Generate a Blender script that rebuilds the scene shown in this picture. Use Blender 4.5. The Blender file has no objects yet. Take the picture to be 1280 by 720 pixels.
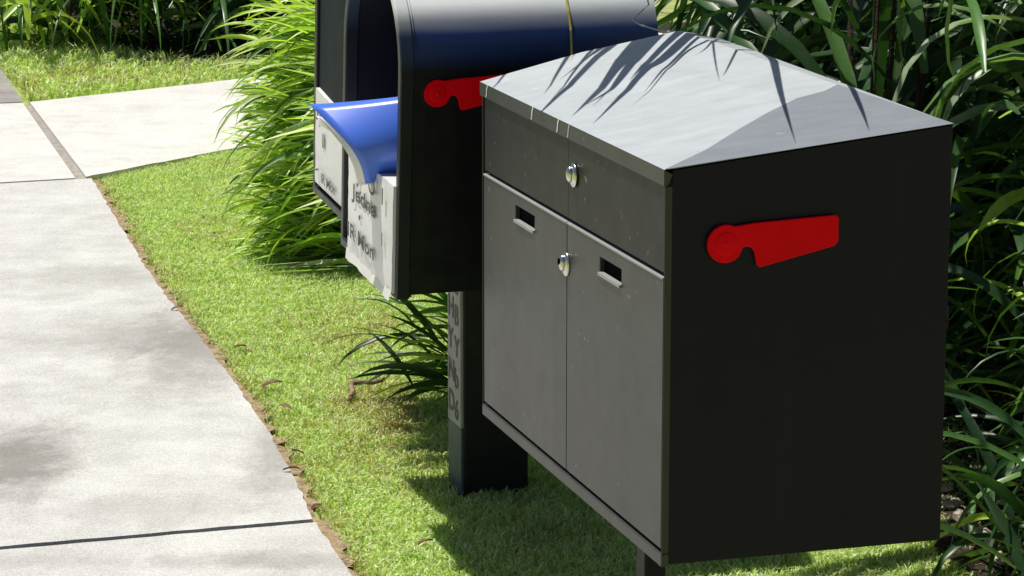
import bpy, math, random
import numpy as np
from mathutils import Matrix, Vector
random.seed(4); RNG = np.random.default_rng(11)
scene = bpy.context.scene
COL = scene.collection

# ------------------------------------------------------------------ camera numbers (metres)
F, PITCH, YAW, CAMZ = 3684.0, 0.20868, 0.29163, 1.14
def ray(px, py):
    a = (px-640)/F; b = -(py-360)/F
    c, s = math.cos(PITCH), math.sin(PITCH)
    return np.array([a, c+s*b, -s+c*b])
CAM = np.array([0, 0, CAMZ])
def ground(px, py, z=0.0):
    d = ray(px, py); return CAM+(z-CAMZ)/d[2]*d
def on_plane(px, py, P, n):
    d = ray(px, py); return CAM+((np.array(P)-CAM)@n)/(d@n)*d

# ------------------------------------------------------------------ helpers
def tag(o, label=None, cat=None, group=None, kind=None):
    if label: o['label'] = label
    if cat: o['category'] = cat
    if group: o['group'] = group
    if kind: o['kind'] = kind
    return o
def empty(name, mat=None, loc=None, rz=0):
    o = bpy.data.objects.new(name, None); COL.objects.link(o); o.empty_display_size = .05
    if mat is not None: o.matrix_world = mat
    else:
        o.location = loc; o.rotation_euler = (0, 0, rz)
    return o
def link(name, me, mat, parent=None, smooth=False, bevel=0, seg=2):
    o = bpy.data.objects.new(name, me); COL.objects.link(o)
    if mat is not None:
        for m in (mat if isinstance(mat, (list, tuple)) else [mat]): me.materials.append(m)
    if parent: o.parent = parent
    if smooth:
        me.polygons.foreach_set('use_smooth', [True]*len(me.polygons))
    if bevel:
        b = o.modifiers.new('bevel', 'BEVEL'); b.width = bevel; b.segments = seg; b.limit_method = 'ANGLE'
        b.angle_limit = math.radians(35); b.harden_normals = False
    return o
class MB:
    def __init__(s): s.v = []; s.f = []
    def add(s, vs, fs):
        n = len(s.v); s.v += [tuple(map(float, v)) for v in vs]; s.f += [tuple(i+n for i in f) for f in fs]; return s
    def box(s, a, b):
        (x0, y0, z0), (x1, y1, z1) = a, b
        return s.add([(x0,y0,z0),(x1,y0,z0),(x1,y1,z0),(x0,y1,z0),(x0,y0,z1),(x1,y0,z1),(x1,y1,z1),(x0,y1,z1)],
              [(0,3,2,1),(4,5,6,7),(0,1,5,4),(1,2,6,5),(2,3,7,6),(3,0,4,7)])
    def prism(s, poly, y0, y1):      # poly in (x,z), extruded along y
        n = len(poly)
        vs = [(x, y0, z) for x, z in poly]+[(x, y1, z) for x, z in poly]
        fs = [tuple(range(n)), tuple(range(2*n-1, n-1, -1))]+[(i, i+n, (i+1) % n+n, (i+1) % n) for i in range(n)]
        return s.add(vs, fs)
    def tube(s, pts, r, n=8, r1=None):
        pts = [Vector(p) for p in pts]; vs = []; fs = []; K = len(pts)
        for i, p in enumerate(pts):
            t = (pts[min(i+1, K-1)]-pts[max(i-1, 0)]).normalized()
            a = t.cross(Vector((.31, .2, .93))).normalized(); b = t.cross(a)
            rr = r if r1 is None else r+(r1-r)*i/(K-1)
            for k in range(n):
                w = 2*math.pi*k/n; vs.append(p+a*rr*math.cos(w)+b*rr*math.sin(w))
        for i in range(K-1):
            for k in range(n): fs.append((i*n+k, i*n+(k+1) % n, (i+1)*n+(k+1) % n, (i+1)*n+k))
        fs += [tuple(range(n-1, -1, -1)), tuple((K-1)*n+k for k in range(n))]
        return s.add(vs, fs)
    def ellipsoid(s, c, r, nu=16, nv=10):
        vs = []; fs = []
        for j in range(nv+1):
            th = math.pi*j/nv
            for i in range(nu):
                ph = 2*math.pi*i/nu
                vs.append((c[0]+r[0]*math.sin(th)*math.cos(ph), c[1]+r[1]*math.sin(th)*math.sin(ph), c[2]+r[2]*math.cos(th)))
        for j in range(nv):
            for i in range(nu): fs.append((j*nu+i, (j+1)*nu+i, (j+1)*nu+(i+1) % nu, j*nu+(i+1) % nu))
        return s.add(vs, fs)
    def mesh(s, name):
        import bmesh
        me = bpy.data.meshes.new(name); me.from_pydata(s.v, [], s.f)
        bm = bmesh.new(); bm.from_mesh(me)
        bmesh.ops.remove_doubles(bm, verts=bm.verts, dist=1e-6)
        bmesh.ops.recalc_face_normals(bm, faces=bm.faces); bm.to_mesh(me); bm.free()
        return me
    def build(s, name, mat, parent=None, **k): return link(name, s.mesh(name), mat, parent, **k)

# ------------------------------------------------------------------ materials
class Mat:
    def __init__(s, name):
        s.m = bpy.data.materials.new(name); s.m.use_nodes = True; s.t = s.m.node_tree
        s.n = s.t.nodes; s.b = s.n['Principled BSDF']; s.out = s.n['Material Output']
        s.tc = s.n.new('ShaderNodeTexCoord')
    def lk(s, a, b): s.t.links.new(a, b)
    def noise(s, scale, detail=4, rough=.55, stretch=None, coord='Object'):
        n = s.n.new('ShaderNodeTexNoise'); n.inputs['Scale'].default_value = scale
        n.inputs['Detail'].default_value = detail; n.inputs['Roughness'].default_value = rough
        v = s.tc.outputs[coord]
        if stretch:
            mp = s.n.new('ShaderNodeMapping'); mp.inputs['Scale'].default_value = stretch[:3]
            if len(stretch) > 3: mp.inputs['Rotation'].default_value = (0, 0, stretch[3])
            s.lk(v, mp.inputs['Vector']); v = mp.outputs[0]
        s.lk(v, n.inputs['Vector']); return n.outputs['Fac']
    def ramp(s, fac, stops):
        r = s.n.new('ShaderNodeValToRGB'); e = r.color_ramp.elements
        while len(e) < len(stops): e.new(.5)
        for el, (p, c) in zip(e, stops):
            el.position = p; el.color = (c, c, c, 1) if isinstance(c, (int, float)) else (*c, 1)
        s.lk(fac, r.inputs[0]); return r.outputs[0]
    def mix(s, fac, a, b, mode='MIX'):
        x = s.n.new('ShaderNodeMix'); x.data_type = 'RGBA'; x.blend_type = mode
        for sock, v in ((x.inputs['Factor'], fac), (x.inputs['A'], a), (x.inputs['B'], b)):
            if isinstance(v, (int, float)): sock.default_value = v if sock.type == 'VALUE' else (v, v, v, 1)
            elif isinstance(v, tuple): sock.default_value = (*v, 1)
            else: s.lk(v, sock)
        return x.outputs['Result']
    def math(s, op, a, b=0., c=None):
        x = s.n.new('ShaderNodeMath'); x.operation = op
        for i, v in enumerate((a, b, c)):
            if v is None: continue
            if isinstance(v, (int, float)): x.inputs[i].default_value = v
            else: s.lk(v, x.inputs[i])
        return x.outputs[0]
    def set(s, **k):
        for kk, v in k.items():
            sock = s.b.inputs[{'col': 'Base Color', 'rough': 'Roughness', 'spec': 'Specular IOR Level', 'metal': 'Metallic', 'coat': 'Coat Weight', 'coatr': 'Coat Roughness'}[kk]]
            if isinstance(v, tuple): sock.default_value = (*v, 1)
            elif isinstance(v, (int, float)): sock.default_value = v
            else: s.lk(v, sock)
        return s
    def bump(s, h, strength=.3, dist=.002):
        b = s.n.new('ShaderNodeBump'); b.inputs['Strength'].default_value = strength; b.inputs['Distance'].default_value = dist
        s.lk(h, b.inputs['Height']); s.lk(b.outputs[0], s.b.inputs['Normal']); return s

def paint(name, col, rough, spec=.5, dust=(.35,.33,.3), dust_amt=.25, speck=True, coat=0):
    m = Mat(name)
    big = m.ramp(m.noise(9, 5), [(.4, 0), (.75, dust_amt)])
    c = m.mix(big, col, tuple(min(1, x*1.25+.004) for x in col))
    if speck:
        sp = m.ramp(m.noise(120, 2, .4), [(.70, 0), (.75, .8)])
        sp2 = m.math('MULTIPLY', sp, m.ramp(m.noise(7, 2), [(.42, 0), (.6, .55)]))
        c = m.mix(sp2, c, dust)
    r = m.ramp(m.noise(30, 5), [(.3, rough*.95), (.7, min(1, rough*1.06))])
    run = m.math('MULTIPLY', m.ramp(m.noise(26, 4, .6, (1, 1, .06)), [(.52, 0), (.78, .5)]), m.ramp(m.noise(3, 3), [(.35, 0), (.7, 1)]))
    c = m.mix(run, c, tuple(x*1.9+.004 for x in col))
    m.set(col=c, rough=r, spec=spec, coat=coat)
    lowb = m.n.new('ShaderNodeBump'); lowb.inputs['Strength'].default_value = .22; lowb.inputs['Distance'].default_value = .012
    m.lk(m.noise(5.5, 1, .4), lowb.inputs['Height'])
    m.bump(m.noise(420, 2), .06, .0006)
    for nd in m.n:
        if nd.type == 'BUMP' and nd != lowb: m.lk(lowb.outputs[0], nd.inputs['Normal'])
    return m.m
M = {}
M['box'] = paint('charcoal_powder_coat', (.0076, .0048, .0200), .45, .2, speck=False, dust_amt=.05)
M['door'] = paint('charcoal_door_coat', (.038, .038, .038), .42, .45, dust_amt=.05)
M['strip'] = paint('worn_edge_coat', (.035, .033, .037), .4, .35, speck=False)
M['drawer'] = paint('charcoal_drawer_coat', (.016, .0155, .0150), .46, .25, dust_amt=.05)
M['box_dark'] = paint('dark_recess', (.004, .004, .006), .9, .02, speck=False, dust_amt=0)
def lid_mat(name, col, dirt):
    m = Mat(name)
    streak = m.noise(16, 6, .6, (1.0, 3.5, 1))
    c = m.ramp(streak, [(.3, tuple(x*.86 for x in col)), (.7, col)])
    sp = m.math('MULTIPLY', m.ramp(m.noise(75, 3, .5), [(.66, 0), (.72, 1)]), m.ramp(m.noise(11, 3), [(.45, 0), (.62, dirt)]))
    c = m.mix(sp, c, (.62, .6, .56))
    m.set(col=c, rough=m.ramp(m.noise(26, 5), [(.3, .40), (.7, .52)]), spec=.6).bump(m.noise(300, 3), .08, .0008)
    return m.m
M['lid'] = lid_mat('sheen_toned_lid', (.48, .515, .54), .6)  # pale base colour stands in for sun and sky glare on the lid
M['lid_dark'] = lid_mat('dim_sheen_lid', (.235, .255, .285), .6)  # darker copy, painted for the facet that catches less sheen
def mailbox_paint(name, col, blue, top_sheen):
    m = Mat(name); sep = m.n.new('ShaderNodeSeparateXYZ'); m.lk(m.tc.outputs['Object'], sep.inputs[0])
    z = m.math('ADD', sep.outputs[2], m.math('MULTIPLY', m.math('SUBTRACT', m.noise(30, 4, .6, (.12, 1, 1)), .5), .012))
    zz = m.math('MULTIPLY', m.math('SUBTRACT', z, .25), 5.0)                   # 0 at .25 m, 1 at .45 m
    c = m.ramp(zz, [(.20, col), (.30, blue), (.41, blue), (.49, tuple(.30*x+.5*b for x, b in zip(top_sheen, blue))), (.58, top_sheen)])  # navy and pale bands by height paint the sun and sky sheen on the dome
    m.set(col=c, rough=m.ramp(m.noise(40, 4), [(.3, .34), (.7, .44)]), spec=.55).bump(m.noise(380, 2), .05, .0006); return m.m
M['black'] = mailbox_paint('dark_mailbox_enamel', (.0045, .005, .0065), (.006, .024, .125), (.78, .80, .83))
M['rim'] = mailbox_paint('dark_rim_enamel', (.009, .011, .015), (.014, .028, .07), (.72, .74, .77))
M['slate'] = paint('slate_inside', (.013, .021, .026), .6, .12, speck=False)
M['navy_in'] = paint('navy_inside', (.004, .006, .014), .5, .3, speck=False)
def red_mat():
    m = Mat('red_flag'); c = m.ramp(m.noise(22, 5), [(.3, (.80, .0003, .006)), (.7, (.92, .0006, .012))])
    m.set(col=c, rough=.5, spec=.08).bump(m.noise(200, 2), .05, .0006); return m.m
M['red'] = red_mat()
def chrome():
    m = Mat('worn_chrome'); m.set(col=m.ramp(m.noise(150, 4), [(.3, (.5, .49, .46)), (.7, (.8, .78, .73))]), rough=.24, metal=1.0); return m.m
M['chrome'] = chrome()
M['steel'] = paint('galvanised_steel', (.3, .3, .3), .45, .5)
def flat_tex(name, a, b, scale, rough=.7, bump=.2, bd=.002, stretch=None, spec=.3):
    m = Mat(name); n = m.noise(scale, 6, .6, stretch)
    m.set(col=m.ramp(n, [(.3, a), (.7, b)]), rough=rough, spec=spec).bump(n, bump, bd); return m.m
M['paper'] = flat_tex('white_plastic_wrap', (.70, .70, .69), (.80, .80, .79), 22, .3, .25, .003, None, .5)
M['ink'] = flat_tex('grey_print', (.06, .06, .065), (.15, .15, .155), 90, .6, 0, .001)
M['blue'] = flat_tex('blue_cover', (.055, .15, .70), (.075, .185, .78), 5, .33, .03, .001, None, .6)
M['wood'] = flat_tex('weathered_wood', (.20, .11, .045), (.42, .26, .12), 30, .7, .4, .002, (1, .08, 1))
M['post'] = flat_tex('dark_post_paint', (.008, .008, .010), (.018, .018, .02), 40, .6, .3, .001)
M['post_plate'] = flat_tex('pale_plate', (.25, .247, .24), (.36, .355, .345), 35, .6, .1, .001)
M['post_foot'] = flat_tex('blue_grey_paint', (.055, .075, .10), (.10, .125, .15), 35, .55, .2, .001)
M['glyph'] = flat_tex('black_vinyl', (.012, .012, .014), (.03, .03, .03), 60, .5, 0, .001)
M['yellow_leaf'] = flat_tex('yellow_blade', (.38, .33, .05), (.55, .46, .10), 40, .5, .1, .001)
M['thread'] = flat_tex('pale_thread', (.5, .48, .55), (.7, .68, .72), 60, .5, 0, .001)
M['twig'] = flat_tex('dry_bark', (.16, .10, .06), (.42, .32, .20), 60, .8, .4, .002)
M['deadleaf'] = flat_tex('brown_dead_leaf', (.10, .055, .03), (.28, .17, .09), 70, .7, .3, .002)
M['stone'] = flat_tex('pale_stone', (.33, .27, .22), (.62, .54, .46), 45, .85, .6, .006)
def concrete(name, lo, hi, stains=True):
    m = Mat(name)
    fine = m.noise(140, 8, .75); mid = m.noise(11, 6, .65, (1, 1, 1)); broom = m.noise(9, 5, .7, (1.2, 14, 1, -.30))
    c = m.ramp(mid, [(.3, tuple(x*.90 for x in lo)), (.7, hi)])
    c = m.mix(.10, c, m.ramp(broom, [(.3, .18), (.7, .75)]), 'SOFT_LIGHT')
    grit = m.noise(330, 3, .8); patch = m.noise(3.2, 7, .72)
    c = m.mix(.8, c, m.ramp(grit, [(.32, .12), (.68, .85)]), 'SOFT_LIGHT')
    c = m.mix(.6, c, m.ramp(fine, [(.3, .12), (.72, .85)]), 'SOFT_LIGHT')
    c = m.mix(.45, c, m.ramp(patch, [(.3, .25), (.65, .7)]), 'SOFT_LIGHT')
    pits = m.ramp(m.noise(230, 2, .5), [(.68, 0), (.74, .45)])
    c = m.mix(pits, c, tuple(x*.45 for x in lo))
    if stains:
        sep = m.n.new('ShaderNodeSeparateXYZ'); m.lk(m.tc.outputs['Object'], sep.inputs[0])
        def blob(cx, cy, rx, ry, amt, sc=11):
            dx = m.math('DIVIDE', m.math('SUBTRACT', sep.outputs[0], cx), rx); dy = m.math('DIVIDE', m.math('SUBTRACT', sep.outputs[1], cy), ry)
            d = m.math('SQRT', m.math('ADD', m.math('MULTIPLY', dx, dx), m.math('MULTIPLY', dy, dy)))
            d = m.math('ADD', d, m.math('MULTIPLY', m.math('SUBTRACT', m.noise(sc, 9, .8, (1.5, 1.0, 1, -.3)), .5), 1.9))
            return m.math('MULTIPLY', m.ramp(d, [(.3, 1), (1.15, 0)]), amt)
        for q in STAINS:
            c = m.mix(blob(*q), c, (.15, .133, .118))
    m.set(col=c, rough=.86, spec=.2)
    h = m.math('ADD', fine, m.math('MULTIPLY', broom, .5)); m.bump(h, .35, .003)
    return m.m
def gpt(x, y): p = ground(x, y); return p[0], p[1]
STAINS = [(*gpt(170, 420), .26, .20, .30), (*gpt(245, 430), .15, .45, .50), (*gpt(350, 560), .06, .34, .45), (*gpt(25, 575), .11, .26, .68), (*gpt(130, 345), .22, .14, .30),
          (*gpt(190, 640), .20, .10, .22), (*gpt(350, 700), .2, .05, .35), (*gpt(60, 700), .2, .05, .25)]
M['concrete'] = concrete('weathered_concrete', (.545, .54, .52), (.63, .627, .61))
M['concrete_new'] = concrete('pale_concrete', (.64, .63, .60), (.71, .70, .67), False)
M['concrete_old'] = concrete('grey_concrete', (.28, .265, .25), (.38, .365, .35), False)
M['dirt_joint'] = flat_tex('dirty_joint', (.24, .22, .19), (.42, .39, .35), 60, .95, .6, .004)
M['joint_dark'] = flat_tex('sooty_joint', (.03, .028, .025), (.13, .12, .10), 45, .95, .6, .004)
M['soil'] = flat_tex('dark_soil', (.018, .012, .008), (.055, .036, .022), 30, .95, .8, .02)
M['turf'] = flat_tex('turf_soil', (.20, .26, .06), (.42, .46, .18), 22, .95, .6, .01)
M['edge_soil'] = flat_tex('edge_soil', (.16, .105, .06), (.48, .37, .23), 70, .95, .8, .008)

def leaf_mat(name, rough=.4, spec=.5, trans=.3):
    m = Mat(name)
    a = m.n.new('ShaderNodeAttribute'); a.attribute_name = 'tint'
    vein = m.noise(60, 3, .6)
    c = m.mix(.35, a.outputs['Color'], m.ramp(vein, [(.3, .25), (.7, .75)]), 'OVERLAY')
    m.set(col=c, rough=rough, spec=spec)
    tr = m.n.new('ShaderNodeBsdfTranslucent'); m.lk(m.mix(1, c, (1.25, 1.35, .55), 'MULTIPLY'), tr.inputs['Color'])
    mx = m.n.new('ShaderNodeMixShader'); mx.inputs[0].default_value = trans
    m.lk(m.b.outputs[0], mx.inputs[1]); m.lk(tr.outputs[0], mx.inputs[2]); m.lk(mx.outputs[0], m.out.inputs['Surface'])
    return m.m
M['leaf'] = leaf_mat('strap_leaf', .36, .5, .25)
M['grass_leaf'] = leaf_mat('arching_grass_leaf', .38, .55, .42)
M['lawn'] = leaf_mat('lawn_blade', .55, .35, .35)

# ------------------------------------------------------------------ leaves (vectorised strips)
def strips_data(base, az, el, length, width, droop, twist, tint, K=9, fold=.22, wob=.15, power=1.4):
    """arching strap leaves: arrays of N -> verts, faces, tint per vertex"""
    N = len(az); s = np.linspace(0, 1, K+1)
    e = el[:, None]-droop[:, None]*s[None]**power
    a = az[:, None]+wob*(RNG.random((N, 1))-.5)*2*s[None]**1.5
    ds = (length/K)[:, None]
    d = np.stack([np.cos(e)*np.cos(a), np.cos(e)*np.sin(a), np.sin(e)], -1)
    p = np.cumsum(d*ds[..., None], 1); p = np.concatenate([np.zeros((N, 1, 3)), p[:, :-1]], 1)+base[:, None]
    side = np.stack([-np.sin(a), np.cos(a), np.zeros_like(a)], -1); nrm = np.cross(d, side)
    tw = twist[:, None]*(s[None]+.25)
    side2 = side*np.cos(tw)[..., None]+nrm*np.sin(tw)[..., None]; nrm2 = np.cross(d, side2)
    prof = np.minimum(1, .35+2.6*s)*np.clip(1-s**3.2, 0, 1); prof[-1] = .02
    w = (width[:, None]*prof[None]*.5)[..., None]
    V = np.stack([p-side2*w, p+nrm2*w*fold*-2, p+side2*w], 2)          # N,K+1,3,3
    idx = np.arange(N*(K+1)*3).reshape(N, K+1, 3)
    q = np.stack([idx[:, :-1, :-1], idx[:, :-1, 1:], idx[:, 1:, 1:], idx[:, 1:, :-1]], -1).reshape(-1, 4)
    T = np.repeat(tint[:, None], (K+1)*3, 1).reshape(-1, 3)
    return V.reshape(-1, 3), q, T
def np_mesh(name, V, Q, T=None, smooth=True):
    me = bpy.data.meshes.new(name); n, k = Q.shape
    me.vertices.add(len(V)); me.vertices.foreach_set('co', V.astype(np.float32).ravel())
    me.loops.add(n*k); me.loops.foreach_set('vertex_index', Q.astype(np.int32).ravel())
    me.polygons.add(n); me.polygons.foreach_set('loop_start', (np.arange(n)*k).astype(np.int32))
    me.polygons.foreach_set('use_smooth', np.full(n, smooth))
    if T is not None:
        at = me.attributes.new('tint', 'FLOAT_COLOR', 'POINT')
        at.data.foreach_set('color', np.concatenate([T, np.ones((len(T), 1))], 1).astype(np.float32).ravel())
    me.update(calc_edges=True); me.validate(); return me
def palette(n, cols, jit=.25):
    c = np.array(cols)[RNG.integers(0, len(cols), n)]
    return c*(1+jit*(RNG.random((n, 1))-.5)*2)
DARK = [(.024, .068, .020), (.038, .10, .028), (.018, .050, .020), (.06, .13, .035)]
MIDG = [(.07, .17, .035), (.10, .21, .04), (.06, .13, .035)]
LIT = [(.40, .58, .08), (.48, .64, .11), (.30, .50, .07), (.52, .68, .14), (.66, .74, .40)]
def strap_plant(label, x, y, n, height, length=(.5, .9), width=(.018, .034), azc=None, azs=math.pi, el=(.5, 1.45), droop=(1.2, 2.6), cols=DARK,
                group=None, cat='plant', name='strap_leaf_plant', mat='leaf', stems=5, spread=.1, extra=None, K=9, z0=0, twist=.9, fold=.22, xmin=None):
    global RNG
    RNG = np.random.default_rng(int(abs(x)*1000+abs(y)*77000)); random.seed(int(y*1000))
    root = empty(name, loc=(x, y, 0)); tag(root, label, cat, group, 'thing')
    b = np.stack([RNG.normal(0, spread, n), RNG.normal(0, spread, n), z0+height*RNG.random(n)**1.2], -1)
    az = RNG.uniform(-math.pi, math.pi, n) if azc is None else azc+RNG.normal(0, azs, n)
    V, Q, T = strips_data(b, az, RNG.uniform(*el, n), RNG.uniform(*length, n), RNG.uniform(*width, n), RNG.uniform(*droop, n), RNG.normal(0, twist, n), palette(n, cols), K=K, fold=fold)
    if xmin is not None:
        per = (K+1)*3; keep = (V.reshape(n, per, 3)[..., 0].min(1)+x) > xmin+RNG.normal(0, .02, n)
        V = V.reshape(n, per, 3)[keep].reshape(-1, 3); T = T.reshape(n, per, 3)[keep].reshape(-1, 3); m = int(keep.sum()); Q = Q[:len(Q)//n*m]
    if extra is not None:
        V2, Q2, T2 = extra; V2 = V2-np.array([x, y, 0])
        Q = np.concatenate([Q, Q2+len(V)]); V = np.concatenate([V, V2]); T = np.concatenate([T, T2])
    V[:, 2] = np.maximum(V[:, 2], .012)
    link('foliage', np_mesh('foliage', V, Q, T), M[mat], root)
    if stems:
        mb = MB()
        for k in range(stems):
            a = random.uniform(0, 6.28); r = spread*random.uniform(.1, 1.1); h = max(.12, (z0+height)*random.uniform(.75, 1.05))
            mb.tube([(r*math.cos(a), r*math.sin(a), -.03), (r*1.1*math.cos(a), r*1.1*math.sin(a), h*.5), (r*1.5*math.cos(a+.3), r*1.5*math.sin(a+.3), h)], .006, 7, .003)
        mb.build('stem', M['soil'] if cols is DARK else M['twig'], root, smooth=True)
    return root

# ------------------------------------------------------------------ setting
def sheet(name, pts, z, mat, thick=0):
    n = len(pts); mb = MB()
    if thick:
        vs = [(x, y, z) for x, y in pts]+[(x, y, z-thick) for x, y in pts]
        mb.add(vs, [tuple(range(n))]+[(i, (i+1) % n, (i+1) % n+n, i+n) for i in range(n)])
    else: mb.add([(x, y, z) for x, y in pts], [tuple(range(n))])
    o = mb.build(name, mat); tag(o, kind='structure'); return o
sheet('ground', [(-60, -20), (60, -20), (60, 90), (-60, 90)], -.0125, M['turf'])

# pavement: slabs parted by joints; right edge measured on the ground
EDGE = [(.02, 2.6), (-.13, 3.2), (-.204, 3.607), (-.231, 3.711), (-.268, 3.86), (-.322, 4.12), (-.38, 4.377), (-.465, 4.70), (-.561, 5.045), (-.637, 5.31), (-.715, 5.608), (-.83, 6.08), (-.953, 6.592)]
def edge_x(y):
    ys = [p[1] for p in EDGE]; return float(np.interp(y, ys, [p[0] for p in EDGE]))
def j1(x): return 3.859+.314*(x+.261)
def j2(x): return 6.592+.36*(x+.953)
def jline(f, off, x0, x1):
    n = 60; return [(x0+(x1-x0)*k/n, f(x0+(x1-x0)*k/n)+off+(random.uniform(-.0016, .0016) if 0 < k < n else 0)) for k in range(n+1)]
def wig(pts, amp=.0022):
    out = []
    for (a, b) in zip(pts[:-1], pts[1:]):
        m = max(1, int(math.dist(a, b)/.025))
        for k in range(m):
            t = k/m; out.append((a[0]+(b[0]-a[0])*t+random.uniform(-amp, amp)*(1 if 0 < t else .3), a[1]+(b[1]-a[1])*t))
    return out+[pts[-1]]
G = .0085
XL = -2.1
near_edge = wig([(p[0], p[1]) for p in EDGE if p[1] < 3.85]+[(-.266, j1(-.266)-G)])
sheet('pavement', [(XL, 2.6)]+near_edge[:-1]+jline(j1, -G, -.266, XL), 0, M['concrete'], .09)
mid_edge = wig([(-.270, j1(-.270)+G)]+[(p[0], p[1]) for p in EDGE if 3.9 < p[1] < 6.5]+[(-.952, j2(-.952)-G)])
sheet('pavement', jline(j1, G, XL, -.272)+mid_edge[1:]+[(XL, j2(XL)-G)], 0, M['concrete'], .09)
A1, B1 = (-.99, j2(-.99)+G), (-1.30, 7.76)
sheet('pavement', [(XL, j2(XL)+G), A1, B1, (XL-.1, 7.47)], 0, M['concrete_new'], .09)
sheet('pavement', [(XL-.1, 7.485), (-1.302, 7.775), (-1.476, 8.446), (-1.93, 10.2), (-3.4, 16.), (-4.6, 15.5), (-2.9, 9.9)], 0, M['concrete_old'], .09)
P_near = wig([(-.968, 6.605), (-.716, 6.951), (-.30, 7.5), (.8, 8.9)], .004)
P_far = wig([(.4, 9.35), (-.30, 8.64), (-.846, 8.147), (-1.283, 7.772)], .004)
sheet('path', P_near+P_far, 0, M['concrete_new'], .09)
sheet('path', [(-.990, 6.58), (-.955, 6.60), (-1.27, 7.775), (-1.302, 7.765)], -.008, M['dirt_joint'])
sheet('path', [(XL, j1(XL)-.02), (-.25, j1(-.25)-.02), (-.25, j1(-.25)+.02), (XL, j1(XL)+.02)], -.012, M['joint_dark'])
sheet('path', [(XL, j2(XL)-.02), (-.96, j2(-.96)-.02), (-.96, j2(-.96)+.02), (XL, j2(XL)+.02)], -.008, M['dirt_joint'])
# bare soil along the pavement's edge and the planting bed under the shrubs
ed = [(p[0], p[1]) for p in EDGE]
sheet('soil', wig([(x-.01, y) for x, y in ed], .003)+wig([(x+.017, y) for x, y in ed[::-1]], .013), -.005, M['edge_soil'])
bed = sheet('garden_bed', wig([(.52, 3.95), (.60, 3.6), (.78, 3.2), (2.6, 2.6), (3.5, 6), (2.5, 9.5), (.3, 9.6), (.05, 8.3), (-.12, 6.6), (-.02, 5.5), (.2, 4.7), (.40, 4.25), (.52, 3.95)], .01), -.004, M['soil'])
sheet('garden_bed', wig([(-1.30, 8.75), (-.95, 8.45), (-.5, 8.8), (.3, 9.7), (.2, 12), (-2.4, 12.2), (-1.75, 10.2), (-1.30, 8.75)], .01), -.004, M['soil'])

# lawn blades
def inside(poly, x, y):
    c = np.zeros(len(x), bool); n = len(poly)
    for i in range(n):
        (x0, y0), (x1, y1) = poly[i], poly[(i+1) % n]
        if y0 == y1: continue
        c ^= ((y0 > y) != (y1 > y)) & (x < (x1-x0)*(y-y0)/(y1-y0)+x0)
    return c
def vnoise(x, y, sc, seed=0):
    r = np.random.default_rng(seed); g = r.random((64, 64)); xi = x*sc; yi = y*sc
    i = np.floor(xi).astype(int); j = np.floor(yi).astype(int); fx = xi-i; fy = yi-j
    fx = fx*fx*(3-2*fx); fy = fy*fy*(3-2*fy); i %= 63; j %= 63
    return (g[i, j]*(1-fx)+g[i+1, j]*fx)*(1-fy)+(g[i, j+1]*(1-fx)+g[i+1, j+1]*fx)*fy
def lawn_blades(poly, count, h, w, ok=None):
    xs = [p[0] for p in poly]; ys = [p[1] for p in poly]
    x = RNG.uniform(min(xs), max(xs), count); y = RNG.uniform(min(ys), max(ys), count)
    k = inside(poly, x, y)
    if ok is not None: k &= ok(x, y)
    x, y = x[k], y[k]; n = len(x)
    clump = .6*vnoise(x, y, 9, 1)+.4*vnoise(x, y, 31, 2)
    keep = RNG.random(n) < np.clip(.25+1.5*clump, .3, 1); x, y, clump = x[keep], y[keep], clump[keep]; n = len(x)
    hh = RNG.uniform(*h, n)*(.55+.9*clump); az = RNG.uniform(0, 6.283, n); lean = RNG.uniform(.3, 1.35, n); ww = RNG.uniform(*w, n)
    d = np.stack([np.cos(az), np.sin(az)], -1); fa = RNG.uniform(0, 6.283, n); sd = np.stack([np.cos(fa), np.sin(fa)], -1)
    base = np.stack([x, y, np.full(n, -.012)], -1)
    m1 = base+np.concatenate([d*(hh*.35*np.sin(lean*.6))[:, None], (hh*.6*np.cos(lean*.5))[:, None]], 1)
    tip = base+np.concatenate([d*(hh*np.sin(lean))[:, None], (hh*(np.cos(lean)*.75+.25))[:, None]], 1)
    s3 = np.concatenate([sd*ww[:, None]*.5, np.zeros((n, 1))], 1)
    V = np.stack([base-s3, base+s3, m1-s3*.8, m1+s3*.8, tip], 1).reshape(-1, 3)
    o = (np.arange(n)*5)[:, None]
    Q = np.concatenate([o+np.array([[0, 1, 3]]), o+np.array([[0, 3, 2]]), o+np.array([[2, 3, 4]])])
    dry = vnoise(x, y, 5, 7)*.6+vnoise(x, y, 17, 8)*.4
    t = palette(n, [(.60, .74, .30), (.68, .79, .38), (.48, .64, .21), (.78, .83, .54)], .25)
    straw = palette(n, [(.58, .50, .27), (.46, .37, .19), (.62, .56, .33)], .25)
    sw = np.clip((dry-.5)*1.2, 0, .4)+.03
    if ok is not None:                                   # drier along the pavement and on the worn mound by the post
        ex = np.interp(y, [p[1] for p in EDGE], [p[0] for p in EDGE]); sw += .55*np.exp(-((x-ex)/.035)**2)*(y < 6.6)
        for cx, cy, r in ((-.17, 4.25, .10), (-.2, 4.55, .09), (-.29, 5.05, .12)): sw += .32*np.exp(-((x-cx)**2+(y-cy)**2*.3)/r**2)
    pick = RNG.random(n) < sw; t[pick] = straw[pick]
    return V, Q, np.repeat(t, 5, 0)
LAWN1 = [(p[0]+.012, p[1]) for p in EDGE]+[(-.716, 6.94), (-.30, 7.48), (.1, 7.9), (1.1, 5.2), (1.3, 3.), (1.0, 2.6)]
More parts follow.
